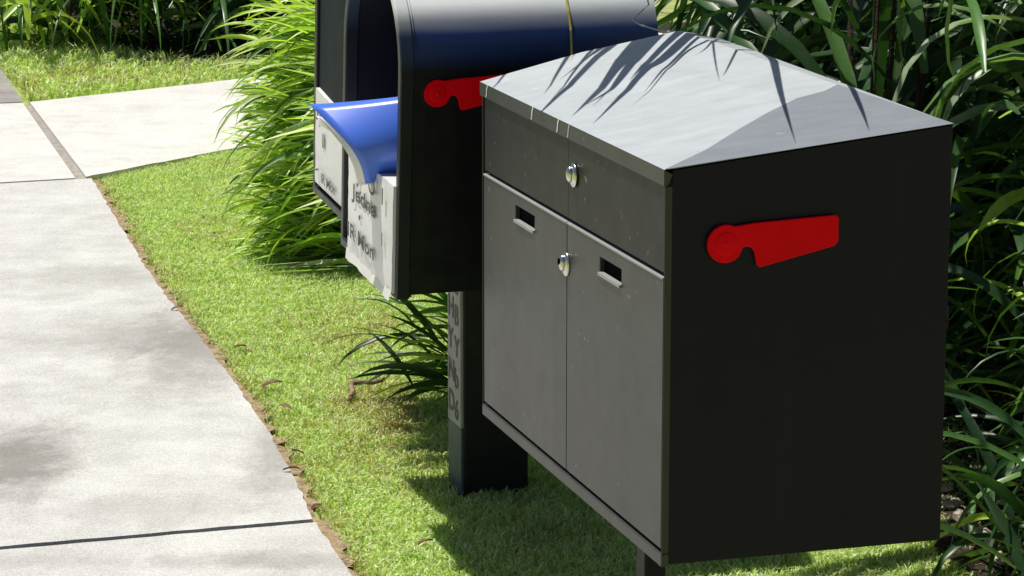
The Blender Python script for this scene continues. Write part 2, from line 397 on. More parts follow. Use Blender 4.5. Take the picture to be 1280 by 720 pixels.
def ok1(x, y):
    ex = np.interp(y, [p[1] for p in EDGE], [p[0] for p in EDGE]); t = x-ex
    bald = vnoise(x, y, 26, 5)
    return (RNG.random(len(x)) < np.clip(.15+t/.05, 0, 1)*np.where((x-.55+(.3*(3.7-y)) > 0), .25, 1)*np.clip(.35+2*bald, 0, 1))
v1 = lawn_blades(LAWN1, 1000000, (.0085, .0165), (.0021, .0036), ok1)
tag(link('lawn', np_mesh('lawn', v1[0], v1[1], v1[2], False), M['lawn']), 'short sunlit green lawn between the pavement and the letterboxes', 'grass', kind='stuff')
LAWN2 = [(-1.285, 7.80), (-.846, 8.18), (-.35, 8.65), (-.5, 8.85), (-.95, 8.6), (-1.2, 8.9), (-1.7, 10.2), (-2.2, 12), (-2.6, 12.2), (-1.93, 10.2), (-1.47, 8.446)]
v2 = lawn_blades(LAWN2, 90000, (.025, .045), (.004, .008))
tag(link('lawn', np_mesh('lawn', v2[0], v2[1], v2[2], False), M['lawn']), 'strip of grass past the pale path, in front of the far shrubs', 'grass', kind='stuff')

# ------------------------------------------------------------------ parcel box
W, D, HB, DL = .65, .3003, .4045, .0318
P0 = np.array([.1577, 2.8562, .2489])
EW = np.array([-math.sin(YAW), math.cos(YAW), 0]); ED = np.array([math.cos(YAW), math.sin(YAW), 0])
BOX = Matrix.Translation((P0[0], P0[1], 0)) @ Matrix.Rotation(YAW, 4, 'Z')
ZB = P0[2]
def b_local(p): q = np.array(p)-P0; return np.array([q@ED, q@EW, q[2]+ZB])
box = empty('parcel_box', mat=BOX)
tag(box, 'charcoal metal parcel box with two doors and a red flag on its side', 'parcel box')
AP = (.2424, W, ZB+.4579); FLc = (0, W, ZB+HB); FRc = (0, 0, ZB+HB); BRc = (D, 0, ZB+HB+DL); BLc = (D, W, ZB+HB+DL+.008)
mb = MB()
vs = [(0,0,ZB),(D,0,ZB),(D,W,ZB),(0,W,ZB), (0,0,ZB+HB-.0004),(D,0,ZB+HB+DL-.0004),(D,W,BLc[2]-.002),(AP[0],W,AP[2]-.002),(0,W,ZB+HB-.002)]
mb.add(vs, [(0,3,2,1),(0,1,5,4),(1,2,6,5),(2,3,8,7,6),(0,4,8,3)])
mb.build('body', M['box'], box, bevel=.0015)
# lid skin: pulled up towards the rear corner, one fold from the front corner to the back edge
MID = np.array(AP)+(np.array(BRc)-np.array(AP))*.62
toward = b_local(CAM)-MID; MID = MID+toward/np.linalg.norm(toward)*.018
def lerp(a, b, t): return tuple(np.array(a)+(np.array(b)-np.array(a))*t)
ov = -.009
FLo = (ov, W+.001, FLc[2]+.001); FRo = (ov, -.0015, FRc[2]+.001)
FRs = (0, -.0015, FRc[2]+.0015); BRs = (D, -.0015, BRc[2]+.001)
foldpts = [FRo, lerp(FRo, MID, .33), lerp(FRo, MID, .66), tuple(MID)]
MIDW = np.array(BOX @ Vector(MID)); FW = np.array(BOX @ Vector(FRo)); BW = np.array(BOX @ Vector(BRc)); fn = np.cross(MIDW-FW, BW-FW)
iBOX = BOX.inverted()
foldpts = [FRo]+[tuple(iBOX @ Vector(on_plane(px, py, FW, fn))) for px, py in ((882, 188), (922, 163), (960, 141), (996, 123.5), (1030, 114.5))]+[tuple(MID)]
SIDE_UP = lerp(FLo, AP, .5); SIDE_UP = (SIDE_UP[0], SIDE_UP[1], SIDE_UP[2]+.004)
lipz = ZB+.3895
mb = MB()
nf = len(foldpts)
lv = [FLo]+foldpts+[AP, SIDE_UP, (ov, W+.001, lipz), (ov, -.0015, lipz), BRs, BLc, (ov+.004, W+.001, lipz), (ov+.004, -.0015, lipz), (0, -.0015, FRc[2]-.004), (0, W+.001, FLc[2]-.004)]
iAP, iSU, iLL, iLR, iBR, iBL, iL2, iR2, iR3, iL3 = range(nf+1, nf+11)
half = nf-2
mb.add(lv, [(0, k, k+1) for k in range(1, half)]+[(0, half, iSU)]+[(iSU, k, k+1) for k in range(half, nf)]+[(iSU, nf, iAP), (iAP, nf, iBL), (iAP, iBL, iBL)][:2]+[(nf, iBR, iBL)])
lid = mb.build('lid', M['lid'], box)
mb = MB(); mb.add(lv, [(0,iLL,iLR,1),(iLL,iL2,iR2,iLR),(iL2,iL3,iR3,iR2),(0,iL3,iL2,iLL),(1,iLR,iR2,iR3)]); mb.v = [(v[0]-.0002, v[1], v[2]-.0002) for v in mb.v]
mb.build('lid_lip', M['door'], lid)
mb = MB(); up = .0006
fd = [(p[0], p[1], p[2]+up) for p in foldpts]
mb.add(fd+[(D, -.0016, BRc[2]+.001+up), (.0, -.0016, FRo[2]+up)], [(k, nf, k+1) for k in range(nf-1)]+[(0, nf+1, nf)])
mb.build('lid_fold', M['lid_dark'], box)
def panel(y0, y1, z0, z1, x0, x1, hole=None):
    mb = MB()
    if not hole: return mb.box((x0, y0, z0), (x1, y1, z1))
    a, b, c, d = hole
    ys = [y0, a, b, y1]; zs = [z0, c, d, z1]
    for fx in (x0, x1):
        vs = [(fx, y, z) for z in zs for y in ys]
        mb.add(vs, [(j*4+i, j*4+i+1, (j+1)*4+i+1, (j+1)*4+i) for j in range(3) for i in range(3) if (i, j) != (1, 1)])
    for (p, q) in (((y0,z0),(y1,z0)),((y1,z0),(y1,z1)),((y1,z1),(y0,z1)),((y0,z1),(y0,z0)),((a,c),(b,c)),((b,c),(b,d)),((b,d),(a,d)),((a,d),(a,c))):
        mb.add([(x0,*p),(x0,*q),(x1,*q),(x1,*p)], [(0,1,2,3)])
    return mb
X0, X1 = -.0055, .0005
for (y0, y1) in ((.006, .3172), (.3177, .642)):
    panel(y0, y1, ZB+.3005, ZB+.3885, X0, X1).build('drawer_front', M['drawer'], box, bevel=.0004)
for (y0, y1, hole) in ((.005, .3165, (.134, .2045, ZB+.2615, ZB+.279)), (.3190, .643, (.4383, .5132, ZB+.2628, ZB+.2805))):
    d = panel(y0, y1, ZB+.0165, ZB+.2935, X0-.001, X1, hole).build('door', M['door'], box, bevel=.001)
    w = MB().box((-.0012, hole[0]-.003, hole[2]-.003), (.0004, hole[1]+.003, hole[3]+.003)); w.build('unlit_depth_plate', M['box_dark'], d)  # black plate stands in for the unlit depth behind the opening
    MB().box((X0-.0035, hole[0], hole[2]-.002), (X0+.003, hole[1], hole[2]+.0012)).build('sill', M['steel'], d)
    MB().box((X0-.0022, y0, ZB+.2938), (X1, y1, ZB+.2962)).build('door_edge', M['steel'], d, bevel=.0006)
MB().box((-.0075, .0, ZB-.002), (.001, W, ZB+.012)).build('bottom_lip', M['door'], box, bevel=.0015)
# dark corner shadow gap is real: frame strips stand proud at both ends of the front
for y0 in (0.0003, W-.0028): MB().box((-.0072, y0, ZB+.012), (.0006, y0+.0018, ZB+.3885)).build('frame_strip', M['strip'], box, bevel=.0008)
def lock(y, z, rw, rh, keyhole):
    mb = MB().ellipsoid((X0-.002, y, z), (.004, rw, rh), 20, 12)
    o = mb.build('lock', M['chrome'], box, smooth=True)
    MB().ellipsoid((X0-.006, y, z+rh*.1), (.0045, rw*.5, rh*.66), 16, 10).build('thumb_turn', M['chrome'], o, smooth=True)
    if keyhole: MB().ellipsoid((X0-.0105, y, z+rh*.25), (.0012, .0028, .004), 10, 8).build('keyhole', M['box_dark'], o, smooth=True)
lock(.293, ZB+.3515, .0115, .0135, False)
lock(.318, ZB+.2490, .0115, .0140, True)
# narrow pale strips down over the lid's front edge
for y, wdt in ((.617, .003), (.435, .0035), (.340, .0035), (.302, .002)):
    mb = MB(); pts = [(ov-.0006, y, FRo[2]+.0005), (ov-.0008, y+.003, FRo[2]-.005), (ov-.0008, y+.004, FRo[2]-.011), (ov-.0006, y+.007, lipz+.001)]
    for a, b in zip(pts[:-1], pts[1:]):
        mb.add([(a[0], a[1]-wdt/2, a[2]), (a[0], a[1]+wdt/2, a[2]), (b[0], b[1]+wdt/2, b[2]), (b[0], b[1]-wdt/2, b[2])], [(0,1,2,3)])
    mb.build('pale_mark', M['paper'], lid)
# red flag
def flag_outline(s=1.0):
    cx, cz, r = .0, .0, .0195
    pts = []
    for k in range(17):
        a = math.radians(62+(318-62)*k/16); pts.append((cx+r*math.cos(a)*1.0, cz+r*math.sin(a)))
    pts += [(.0185, -.0045), (.0215, -.0035), (.0275, -.0055), (.0305, -.010), (.0335, -.0235), (.037, -.0258), (.1165, -.0085), (.1205, -.004), (.1205, .020), (.1175, .0232), (.03, .0196)]
    return [(x*s, z*s) for x, z in pts]
def build_flag(parent, x, z, y, s=1.0, t=.0035):
    mb = MB(); o = flag_outline(s); mb.prism([(x+a, z+b) for a, b in o], y-t, y)
    f = mb.build('flag', M['red'], parent, bevel=.0008)
    MB().ellipsoid((x, y-t, z), (.0125*s, .0010, .0125*s), 18, 8).build('pivot', M['red'], f, smooth=True)
    MB().ellipsoid((x, y-t-.0006, z), (.0035*s, .0010, .0035*s), 12, 8).build('rivet', M['red'], f, smooth=True)
build_flag(box, .0552, ZB+.3285, -.002)
# legs with foot plates
for x, y in ((.035, .150), (.20, .614)):
    l = MB().box((x-.012, y-.014, 0.004), (x+.012, y+.014, ZB)).build('leg', M['box'], box, bevel=.002)
    MB().box((x-.035, y-.035, -.02), (x+.035, y+.035, .004)).build('foot_plate', M['box'], l, bevel=.001)

# ------------------------------------------------------------------ domed mailboxes
YM, ROLL, DIST, MW, HS, ML = .33, .095, 3.64, .252, .283, .342
def frame(P):
    ew = Vector((-math.sin(YM), math.cos(YM), 0)); edv = Vector((math.cos(YM), math.sin(YM), 0)); z = Vector((0, 0, 1))
    w2 = ew*math.cos(ROLL)+z*math.sin(ROLL); z2 = z*math.cos(ROLL)-ew*math.sin(ROLL)
    m = Matrix.Identity(4)
    for i, v in enumerate((edv, w2, z2)):
        for r in range(3): m[r][i] = v[r]
    m.translation = P; return m
d0 = ray(496, 370); PM = CAM+d0*(DIST/d0[1])
F1 = frame(Vector(PM)); E1 = F1.to_3x3()
F2 = frame(Vector(PM)+E1 @ Vector((.033, MW+.012, 0)))
def arch(off=0., n=20, w=MW, hs=HS):
    r = w/2+off; c = w/2
    pts = [(c-r, -off)]+[(c-r, hs*k/4) for k in range(1, 4)]
    for k in range(n+1):
        a = math.pi-math.pi*k/n; pts.append((c+r*math.cos(a), hs+r*math.sin(a)))
    return pts+[(c+r, hs*k/4) for k in (3, 2, 1)]+[(c+r, -off)]
def arch_tube(x0, x1, off, thick, closed_back=None):
    o = arch(off); i = arch(off-thick); n = len(o); mb = MB()
    vs = [(x0, *p) for p in o]+[(x1, *p) for p in o]+[(x0, *p) for p in i]+[(x1, *p) for p in i]
    fs = []
    for k in range(n):
        q = (k+1) % n
        fs += [(k, q, n+q, n+k), (2*n+k, 3*n+k, 3*n+q, 2*n+q), (k, 2*n+k, 2*n+q, q), (n+k, n+q, 3*n+q, 3*n+k)]
    mb.add(vs, fs)
    return mb
def smooth_by_angle(o):
    o.data.polygons.foreach_set('use_smooth', [True]*len(o.data.polygons))
    import bmesh
    bm = bmesh.new(); bm.from_mesh(o.data)
    for e in bm.edges:
        if len(e.link_faces) == 2 and e.calc_face_angle(0) > math.radians(38): e.smooth = False
    bm.to_mesh(o.data); bm.free()
def mailbox(mat, label, inner):
    root = empty('mailbox', mat=mat); tag(root, label, 'mailbox', 'domed black mailboxes side by side')
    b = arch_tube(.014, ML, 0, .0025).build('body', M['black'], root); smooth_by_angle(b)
    i = arch_tube(.016, ML-.004, -.0027, .0012).build('lining', M[inner], root); smooth_by_angle(i)
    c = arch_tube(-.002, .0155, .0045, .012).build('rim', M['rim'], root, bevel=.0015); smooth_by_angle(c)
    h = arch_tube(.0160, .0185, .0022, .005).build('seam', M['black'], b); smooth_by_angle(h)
    a = arch(-.004); mb = MB(); n = len(a)
    mb.add([(ML-.004, *p) for p in a]+[(ML-.001, *p) for p in a], [tuple(range(n)), tuple(range(2*n-1, n-1, -1))]); mb.build('back_wall', M[inner], root)
    return root
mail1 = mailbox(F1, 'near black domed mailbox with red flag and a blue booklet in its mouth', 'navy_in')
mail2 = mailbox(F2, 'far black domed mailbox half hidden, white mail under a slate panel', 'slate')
inv1 = F1.inverted()
nrm1 = np.array(E1 @ Vector((0, -1, 0)))
fp = inv1 @ Vector(on_plane(546, 116, PM, nrm1))
build_flag(mail1, fp.x, fp.z, -.001, .9)
# slate inner door of the far mailbox, set back in its mouth
a = arch(-.0085); n = len(a); mb = MB()
mb.add([(.002, *p) for p in a]+[(.006, *p) for p in a], [tuple(range(n)), tuple(range(2*n-1, n-1, -1))]+[(k, (k+1) % n, n+(k+1) % n, n+k) for k in range(n)])
mb.build('inner_door', M['slate'], mail2)
MB().ellipsoid((-.004, .020, HS+.02), (.003, .005, .005), 12, 8).build('screw', M['chrome'], mail2, smooth=True)

# mail
def text_mesh(body, size, name='print', bold=.022):
    cu = bpy.data.curves.new(name, 'FONT'); cu.body = body; cu.size = size; cu.align_x = 'LEFT'; cu.offset = size*bold; cu.resolution_u = 4
    o = bpy.data.objects.new(name, cu); COL.objects.link(o)
    dg = bpy.context.evaluated_depsgraph_get(); dg.update()
    me = bpy.data.meshes.new_from_object(o.evaluated_get(dg)); bpy.data.objects.remove(o); bpy.data.curves.remove(cu); return me
# text plane facing the mouth: reads from the far side (+y) to the near side (-y); local x of the text -> -y, y -> z
def put_text(body, size, parent, x, y, z, mat, stretch=1.0, tilt=0., name='print'):
    me = text_mesh(body, size)
    me.transform(Matrix(((0, 0, -1, x), (-stretch, 0, 0, y), (tilt, 1, 0, z), (0, 0, 0, 1))))
    return link(name, me, mat, parent)
def bundle(mat, y0, y1, z0, z1, x0, x1, label, cat, seed):
    r = random.Random(seed); root = empty('mail_bundle', mat=mat); tag(root, label, cat)
    nu, nv = 14, 12; mb = MB(); vs = []
    for j in range(nv+1):
        for i in range(nu+1):
            u = i/nu; v = j/nv
            bulge = .004*(math.sin(math.pi*u)**.6)*(math.sin(math.pi*min(1, v*1.05))**.6)
            vs.append((x0+.008-bulge+r.uniform(-.0004, .0004), y0+(y1-y0)*u, z0+(z1-z0)*v+(.003*math.sin(5*u+seed) if j == nv else 0)))
    fs = [(j*(nu+1)+i, j*(nu+1)+i+1, (j+1)*(nu+1)+i+1, (j+1)*(nu+1)+i) for j in range(nv) for i in range(nu)]
    back = [(x1, v[1], v[2]) for v in vs]; N = len(vs)
    rim = [i for i in range(nu+1)]+[j*(nu+1)+nu for j in range(1, nv+1)]+[nv*(nu+1)+i for i in range(nu-1, -1, -1)]+[j*(nu+1) for j in range(nv-1, 0, -1)]
    fs += [(a, b, b+N, a+N) for a, b in zip(rim, rim[1:]+rim[:1])]
    mb.add(vs+back, fs)
    o = mb.build('wrapper', M['paper'], root); smooth_by_angle(o); return root
b1 = bundle(F1, .004, .208, .002, .140, -.014, .22, 'white wrapped mail bundle with grey print under the blue booklet', 'mail', 1)
for (ch, yy) in (('J', .148), ('O', .098), ('I', .038)): put_text(ch, .030, b1, -.0116, yy, .112, M['ink'], 1.3)
put_text('Jedna', .028, b1, -.0116, .168, .085, M['ink'], 1.75)
put_text('.', .045, b1, -.0116, .140, .064, M['ink'], 1.2)
put_text('IR Mon', .028, b1, -.0116, .190, .028, M['ink'], 1.5)
put_text('I', .024, b1, -.0116, .035, .058, M['ink'], 1.2)
mb = MB(); k_ = 12
mb.add([(-.0062-.0012*math.sin(2.2*i), .004+.204*i/k_, .006) for i in range(k_+1)]+[(-.0085-.0012*math.sin(1.7*i+1), .006+.200*i/k_, -.008-.0012*math.sin(1.3*i)) for i in range(k_+1)], [(i, i+1, i+k_+2, i+k_+1) for i in range(k_)])
mb.build('wrapper_flap', M['paper'], b1, smooth=True)
b2 = bundle(F2, .03, .238, .016, .150, -.012, .0015, 'white wrapped mail in the mouth of the far mailbox', 'mail', 2)
put_text('JEDNA', .024, b2, -.0090, .215, .118, M['ink'], 1.9)
put_text('II', .028, b2, -.0090, .185, .080, M['ink'], 1.1)
put_text('IR Mon', .020, b2, -.0090, .19, .028, M['ink'], 1.3)

# blue booklet: a bent sheet standing in the near mouth, outer corner flopping out
def booklet():
    root = empty('booklet', mat=F1); tag(root, 'glossy blue booklet sticking out of the near mailbox', 'booklet')
    nu, nv = 22, 14
    def surf(u, v, off):                      # u: 0 outer edge .. 1 deep inside ; v: 0 bottom .. 1 top edge
        outx = -.077+.058*(1-v)**1.15+.010*math.sin(math.pi*v)
        x = outx+u*(.165-outx)
        zt = .217+.19*(x+.08); zb = .126
        z = zb+(zt-zb)*v
        y = .085+.075*(max(0, 1-u*1.6))**1.5*v*1.0-.05*math.sin(math.pi*v*.9)*(1-.4*u)+off
        return (x, y, z)
    def sheet_(off, grow, mat, name, ua=0, ub=1):
        mb = MB(); vs = []
        for j in range(nv+1):
            for i in range(nu+1):
                u = ua+(ub-ua)*i/nu; p = surf(u, j/nv*(1 if off == 0 else .86), off); vs.append((p[0]-grow*(1-u), p[1], p[2]-grow*.6*(1-j/nv)))
        mb.add(vs, [(j*(nu+1)+i, j*(nu+1)+i+1, (j+1)*(nu+1)+i+1, (j+1)*(nu+1)+i) for j in range(nv) for i in range(nu)])
        o = mb.build(name, mat, root, smooth=True)
        s = o.modifiers.new('thickness', 'SOLIDIFY'); s.thickness = .0012; s.offset = 0; return o
    sheet_(0, 0, M['blue'], 'cover')
    sheet_(.005, .004, M['paper'], 'pages'); sheet_(.010, .007, M['paper'], 'pages'); sheet_(.016, .0, M['blue'], 'back_cover')
booklet()

# plank and post that carry the mailboxes
pz = (E1 @ Vector((0, 0, 1)))
plank = empty('support_plank', mat=F1); tag(plank, 'brown wooden plank under the two mailboxes, on the post', 'plank')
MB().box((.17, .04, -.014), (.30, .50, -.002)).build('board', M['wood'], plank, bevel=.003)
c0 = ground(562, 605); c1 = ground(580, 612)
post = empty('post', loc=(float(c1[0]), float(c1[1]), 0), rz=YAW); tag(post, 'short dark post with pale lettered plate on its front, under the mailboxes', 'post')
PW, PDp, PH = .068, .095, .338
MB().box((0, 0, -.03), (PDp, PW, PH)).build('shaft', M['post'], post, bevel=.003)
MB().box((.012, .004, PH), (PDp+.03, PW-.004, .372)).build('packing_block', M['wood'], post, bevel=.002)
MB().box((-.004, .001, -.02), (.0004, PW-.001, .088)).build('foot_panel', M['post_foot'], post, bevel=.001)
pl = MB().box((-.0045, .001, .0885), (.0004, PW-.001, PH-.004)).build('letter_plate', M['post_plate'], post, bevel=.001)
for r_, (a_, b_) in enumerate((('7', '2'), ('H', 'B'), ('Y', 'Y'), ('N', 'b'), ('D', '6'))):
    zz = .288-.0455*r_
    put_text(a_, .042, pl, -.0052, PW-.006, zz, M['glyph'], 1.0, -.04, name='letter'); put_text(b_, .040, pl, -.0052, .030, zz-.008, M['glyph'], 1.0, -.04, name='letter')

# ------------------------------------------------------------------ small things
def draped():
    p = inv1 @ Vector(on_plane(715, 58, PM+nrm1*.004, nrm1)); x = p.x; pts = [(x, -.005, p.z), (x+.0005, -.005, HS-.04), (x+.0005, -.005, HS)]
    c, r = MW/2, MW/2+.004
    for k in range(1, 13):
        a = math.pi-math.radians(11*k); pts.append((x+.0005*k, c+r*math.cos(a), HS+r*math.sin(a)))
    mb = MB(); n = len(pts); vs = []
    for i, q in enumerate(pts):
        w = .0014 if i else .0005; vs += [(q[0]-w, q[1], q[2]), (q[0]+w, q[1], q[2])]
    mb.add(vs, [(2*i, 2*i+1, 2*i+3, 2*i+2) for i in range(n-1)])
    root = mb.build('dry_leaf', M['yellow_leaf']); root.matrix_world = F1
    tag(root, 'yellow dry blade draped over the near mailbox', 'leaf blade')
draped()
def thread():
    pts = []
    for px, py, off in ((806, -14, .004), (811, 6, .004), (802, 14, .006), (790, 25, .012), (800, 31, .016), (820, 37, .022), (834, 40, .026), (843, 38, .03)):
        pts.append(on_plane(px, py, PM+nrm1*off, nrm1))
    o = MB().tube(pts, .0011, 6).build('thread', M['thread'], smooth=True); tag(o, 'pale thread hanging off the rear end of the near mailbox', 'thread')
thread()
tw = [ground(*q, z=.012) for q in ((481, 474), (466, 478), (452, 477), (438, 479))]
mb = MB().tube([tuple(p) for p in tw], .0035, 7, .005); q = ground(437, 500, .0)
mb.tube([tuple(tw[-1]), tuple((tw[-1]+q)/2+np.array([.004, 0, 0])), tuple(q)], .005, 7, .0035)
tag(mb.build('twig', M['twig'], smooth=True), 'dry bent twig lying on the grass left of the post', 'twig')
def dead_leaf(px, py, s, rz, label, group=None):
    g = ground(px, py); mb = MB(); n = 8; vs = []
    for i in range(n+1):
        t = i/n; w = .34*math.sin(math.pi*min(1, t*.93+.05))**.8; c = .25*math.sin(2.6*t)
        vs += [(t-.5, -w*.5, .10+c*.5+.1*w), (t-.5, 0, .03+c*.5), (t-.5, w*.5, .12+c*.4+.1*w)]
    fs = []
    for i in range(n): fs += [(3*i, 3*i+1, 3*i+4, 3*i+3), (3*i+1, 3*i+2, 3*i+5, 3*i+4)]
    mb.add([(v[0]*s, v[1]*s, v[2]*s) for v in vs], fs)
    o = mb.build('dead_leaf', M['deadleaf'], smooth=True); o.location = (g[0], g[1], .002); o.rotation_euler = (random.uniform(-.3, .3), random.uniform(-.2, .2), rz)
    tag(o, label, 'dead leaf', 'dead leaves along the pavement edge')
for q in ((341, 484, .034, .4, 'larger brown dead leaf at the pavement edge, just past the stain'), (330, 488, .02, 1.9, 'small curled dead leaf touching the larger brown leaf'),
          (357, 512, .026, 2.4, 'brown dead leaf in the bare soil below the larger leaf'), (364, 590, .024, .1, 'dead leaf on the concrete about level with the foot of the post'),
          (395, 638, .026, 1.1, 'dead leaf where the front joint meets the grass'), (300, 437, .028, .8, 'dead leaf half sunk in the grass edge beside the long grey stain'),
          (312, 443, .022, 2.2, 'dead leaf at the grass edge beside the long grey stain'), (222, 388, .024, .3, 'farthest dead leaf along the grass edge'),
          (532, 682, .026, .7, 'dead leaf lying on the sunlit grass left of the parcel box shadow'), (372, 568, .02, 2.8, 'thin dead leaf at the edge just above the front joint')):
    dead_leaf(*q)
# pale broken edging stones curving through the bed on the right
mbs = []
for k, (px, py, s) in enumerate(((1183, 612, .022), (1190, 632, .026), (1200, 648, .028), (1212, 660, .028), (1226, 671, .03), (1241, 684, .03), (1180, 590, .016), (1255, 700, .03))):
    g = ground(px, py); mb = MB().ellipsoid((0, 0, 0), (s*.6, s*.45, s*.3), 10, 7)
    mb.v = [(v[0]*random.uniform(.8, 1.2), v[1]*random.uniform(.8, 1.2), v[2]*random.uniform(.85, 1.15)) for v in mb.v]
    o = mb.build('edging_stone', M['stone'], smooth=False); o.location = (g[0], g[1], s*.12); o.rotation_euler = (0, 0, random.uniform(0, 3))
    tag(o, 'pale stone in the curved bed edging right of the parcel box', 'stone', 'edging stones in the bed')

# ------------------------------------------------------------------ plants
SUN = np.array([-.295, .09, 1.0])
# leaves of the overhanging shrub that arch over the parcel box (their shadows fall on its lid)
def over_leaves():
    n_l = np.cross(np.array(BRc)-np.array(FRc), np.array(FLc)-np.array(FRc)); R = np.array(BOX.to_3x3())
    nw = R@n_l; Pw = np.array(BOX @ Vector(FRc)); VV, QQ, TT = [], [], []; off = 0
    for pts, h0, h1, wid in (
        (((850, 44), (770, 78), (704, 118), (668, 150)), .30, .20, .020), (((856, 42), (800, 78), (765, 108), (716, 148)), .34, .20, .032),
        (((866, 46), (812, 85), (770, 118), (728, 138)), .28, .20, .016), (((880, 62), (838, 92), (800, 108), (742, 158)), .30, .19, .026),
        (((900, 74), (868, 84), (850, 96), (790, 140)), .26, .20, .008), (((752, 58), (728, 76), (700, 100), (680, 122)), .34, .24, .012),
        (((820, 44), (776, 58), (738, 74), (716, 92)), .34, .26, .010), (((950, 66), (972, 86), (978, 126), (996, 184)), .24, .20, .017),
        (((1060, 100), (1068, 122), (1080, 146), (1088, 168)), .22, .18, .011), (((942, 68), (926, 88), (914, 104), (908, 112)), .24, .20, .006),
        (((902, 56), (898, 78), (900, 100), (904, 118)), .26, .22, .005), (((690, 76), (655, 88), (630, 100), (612, 116)), .30, .24, .010),
        (((930, 52), (905, 70), (890, 84), (876, 90)), .26, .22, .007), (((836, 48), (790, 66), (752, 82), (722, 100)), .33, .24, .010), (((852, 50), (806, 84), (772, 112), (742, 138)), .32, .21, .010), (((890, 66), (860, 86), (834, 104), (806, 124)), .27, .20, .009), (((800, 50), (752, 78), (716, 104), (690, 128)), .32, .23, .009), (((872, 60), (836, 82), (806, 104), (770, 130)), .29, .21, .010), (((862, 40), (822, 70), (790, 92), (752, 118)), .32, .22, .034), (((846, 40), (800, 62), (752, 84), (700, 108)), .33, .24, .014), (((880, 54), (846, 74), (820, 92), (790, 112)), .29, .21, .020)):
        P = np.array([on_plane(x, y, Pw, nw) for x, y in pts]); hs = np.linspace(h0, h1, 4); P = P+SUN*hs[:, None]
        crown = np.array([.50, 4.08, 1.06]); P = np.concatenate([[crown], [P[0]+(crown-P[0])*.42+np.array([0, 0, .05])], P])
        t = np.linspace(0, 5, 21); C_ = np.stack([np.interp(t, range(6), P[:, k]) for k in range(3)], -1)
        for _ in range(3): C_[1:-1] = (C_[:-2]+C_[1:-1]*2+C_[2:])/4
        tan = np.gradient(C_, axis=0); tan /= np.linalg.norm(tan, axis=1)[:, None]
        sd = np.cross(tan, [0, 0, 1.]); sd /= np.linalg.norm(sd, axis=1)[:, None]
        s = np.linspace(0, 1, 21); w = wid*.38*np.minimum(1, .4+2*s)*np.clip(1-s**3.5, .02, 1)
        V = np.stack([C_-sd*w[:, None], C_+np.array([0, 0, -1])*w[:, None]*.35, C_+sd*w[:, None]], 1).reshape(-1, 3)
        idx = np.arange(63).reshape(21, 3); q = np.stack([idx[:-1, :-1], idx[:-1, 1:], idx[1:, 1:], idx[1:, :-1]], -1).reshape(-1, 4)
        VV.append(V); QQ.append(q+off); TT.append(palette(1, DARK).repeat(63, 0)); off += 63
    return np.concatenate(VV), np.concatenate(QQ), np.concatenate(TT)
TG = 'strap-leaved shrubs behind the letterboxes'
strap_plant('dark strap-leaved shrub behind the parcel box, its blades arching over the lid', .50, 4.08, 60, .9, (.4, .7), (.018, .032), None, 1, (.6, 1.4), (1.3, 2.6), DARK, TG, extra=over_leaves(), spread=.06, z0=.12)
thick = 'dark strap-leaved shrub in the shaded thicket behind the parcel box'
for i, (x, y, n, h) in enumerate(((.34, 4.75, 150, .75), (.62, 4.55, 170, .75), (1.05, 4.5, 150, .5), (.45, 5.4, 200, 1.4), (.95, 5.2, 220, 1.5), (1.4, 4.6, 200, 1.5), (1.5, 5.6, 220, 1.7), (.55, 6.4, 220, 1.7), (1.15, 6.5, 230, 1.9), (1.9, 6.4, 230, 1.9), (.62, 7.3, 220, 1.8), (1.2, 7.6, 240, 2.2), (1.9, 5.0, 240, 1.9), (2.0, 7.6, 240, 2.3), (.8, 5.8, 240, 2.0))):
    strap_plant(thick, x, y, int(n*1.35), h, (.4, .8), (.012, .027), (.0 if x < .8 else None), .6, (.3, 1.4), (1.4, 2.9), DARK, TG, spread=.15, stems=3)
# right-hand edge: lit tufts and long pale blades
def pale_blades():
    n = 62; az = RNG.normal(math.pi*1.05, .8, n); base = np.stack([RNG.uniform(.62, 1.15, n), RNG.uniform(3.66, 4.15, n), RNG.uniform(.50, .98, n)], -1)
    return strips_data(base, az, RNG.uniform(.2, 1.1, n), RNG.uniform(.28, .5, n), RNG.uniform(.014, .024, n), RNG.uniform(2.2, 3.2, n), RNG.normal(0, .9, n), palette(n, [(.16, .26, .13), (.12, .22, .07), (.24, .32, .19), (.2, .36, .08)]), K=9)
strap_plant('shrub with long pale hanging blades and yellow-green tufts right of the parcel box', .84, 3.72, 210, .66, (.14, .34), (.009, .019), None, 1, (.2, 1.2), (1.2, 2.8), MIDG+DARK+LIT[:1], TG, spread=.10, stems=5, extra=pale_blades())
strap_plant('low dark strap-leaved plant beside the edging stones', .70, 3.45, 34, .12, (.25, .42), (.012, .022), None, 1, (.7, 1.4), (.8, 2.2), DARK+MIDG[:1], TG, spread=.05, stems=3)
strap_plant('broad-bladed dark plant at the lower right, in front of the stones', .67, 3.36, 8, .02, (.18, .26), (.018, .026), math.pi*.6, .5, (.9, 1.45), (.2, .9), DARK+MIDG[:1], TG, spread=.03, stems=0)
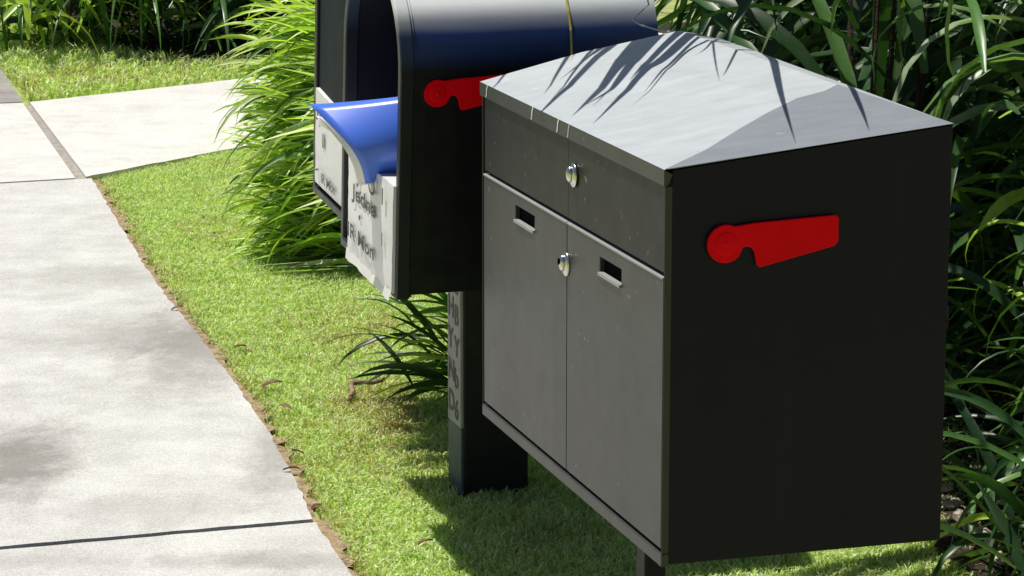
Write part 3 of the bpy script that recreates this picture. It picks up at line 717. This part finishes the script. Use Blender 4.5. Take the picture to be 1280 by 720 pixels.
# sunny arching clump left of the mailboxes
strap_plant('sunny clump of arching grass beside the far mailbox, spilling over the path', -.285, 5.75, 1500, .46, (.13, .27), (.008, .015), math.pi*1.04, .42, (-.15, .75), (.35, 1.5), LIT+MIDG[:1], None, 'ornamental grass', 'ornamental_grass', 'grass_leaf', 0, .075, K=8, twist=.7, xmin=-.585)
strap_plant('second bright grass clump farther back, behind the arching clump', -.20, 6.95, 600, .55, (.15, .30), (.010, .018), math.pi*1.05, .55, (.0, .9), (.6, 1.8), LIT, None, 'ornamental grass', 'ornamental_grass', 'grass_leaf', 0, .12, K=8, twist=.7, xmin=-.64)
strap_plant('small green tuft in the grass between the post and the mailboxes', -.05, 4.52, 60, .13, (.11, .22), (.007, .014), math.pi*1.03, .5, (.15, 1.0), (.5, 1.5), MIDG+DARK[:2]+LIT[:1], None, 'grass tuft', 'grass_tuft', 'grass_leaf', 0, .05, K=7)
strap_plant('grass tussock added behind the far mailbox to shade the ground by the post', -.02, 4.40, 900, .20, (.16, .32), (.011, .020), math.pi*1.0, .33, (-.15, .45), (.1, .6), LIT+MIDG, None, 'ornamental grass', 'ornamental_grass', 'grass_leaf', 6, .075, K=7, z0=.36, twist=.4, xmin=-.335)  # leaf mass added, mostly hidden, to cast the ground shadow left of the post
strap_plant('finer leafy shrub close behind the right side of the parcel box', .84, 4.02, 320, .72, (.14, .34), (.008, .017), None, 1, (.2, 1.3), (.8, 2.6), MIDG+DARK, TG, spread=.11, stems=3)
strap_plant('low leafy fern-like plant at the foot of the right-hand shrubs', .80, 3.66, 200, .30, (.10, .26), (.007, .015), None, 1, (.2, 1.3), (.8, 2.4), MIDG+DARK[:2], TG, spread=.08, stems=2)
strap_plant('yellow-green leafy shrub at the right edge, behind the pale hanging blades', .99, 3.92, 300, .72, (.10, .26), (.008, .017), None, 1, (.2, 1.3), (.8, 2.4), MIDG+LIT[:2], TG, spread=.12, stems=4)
# far shrubs at the upper left
fg = 'shrubs across the path'
for lab, x, y, n, h, cols in (('far shrub across the path with sunlit strappy leaves, nearest the pavement', -1.38, 9.05, 280, .35, MIDG+LIT[:3]), ('dark shaded shrub across the path, in the middle of the far bed', -1.02, 9.1, 340, .6, DARK+MIDG),
        ('far shrub across the path, just left of the arching grass', -.62, 9.15, 340, .7, DARK+MIDG[:1]), ('tall shrub at the back of the far bed', -.9, 10.0, 320, 1.1, DARK), ('bushy shrub at the far end of the grass strip', -1.62, 10.4, 380, .8, MIDG+LIT[:2]), ('shrub at the back of the far bed, beside the tall one', -.3, 9.9, 300, 1.0, DARK)):
    strap_plant(lab, x, y, n, h, (.3, .65), (.012, .028), None, 1, (.3, 1.4), (1.3, 2.7), cols, fg, spread=.17, stems=3)

# ------------------------------------------------------------------ light, sky, camera
sd = Vector(SUN).normalized(); elev = math.asin(sd.z); 
sl = bpy.data.lights.new('sun', 'SUN'); sl.energy = 5.0; sl.angle = math.radians(.53); sl.color = (1, .955, .88)
so = bpy.data.objects.new('sun', sl); COL.objects.link(so); so.rotation_euler = sd.to_track_quat('Z', 'Y').to_euler()
w = bpy.data.worlds.new('World'); scene.world = w; w.use_nodes = True
nt = w.node_tree; sky = nt.nodes.new('ShaderNodeTexSky'); sky.sky_type = 'NISHITA'; sky.sun_disc = False
sky.sun_elevation = elev; sky.sun_rotation = math.atan2(sd.x, sd.y); sky.air_density = 1.0; sky.dust_density = 1.2
nt.links.new(sky.outputs[0], nt.nodes['Background'].inputs[0]); nt.nodes['Background'].inputs[1].default_value = .052
cam = bpy.data.cameras.new('camera'); cam.sensor_width = 36; cam.lens = F/1280*36; cam.clip_end = 500; cam.clip_start = .05
co = bpy.data.objects.new('camera', cam); COL.objects.link(co); co.location = (0, 0, CAMZ); co.rotation_euler = (math.pi/2-PITCH, 0, 0)
scene.camera = co
scene.view_settings.view_transform = 'Standard'; scene.view_settings.look = 'None'; scene.view_settings.exposure = 0
scene.render.engine = 'CYCLES'; scene.cycles.use_denoising = True
scene.cycles.max_bounces = 8
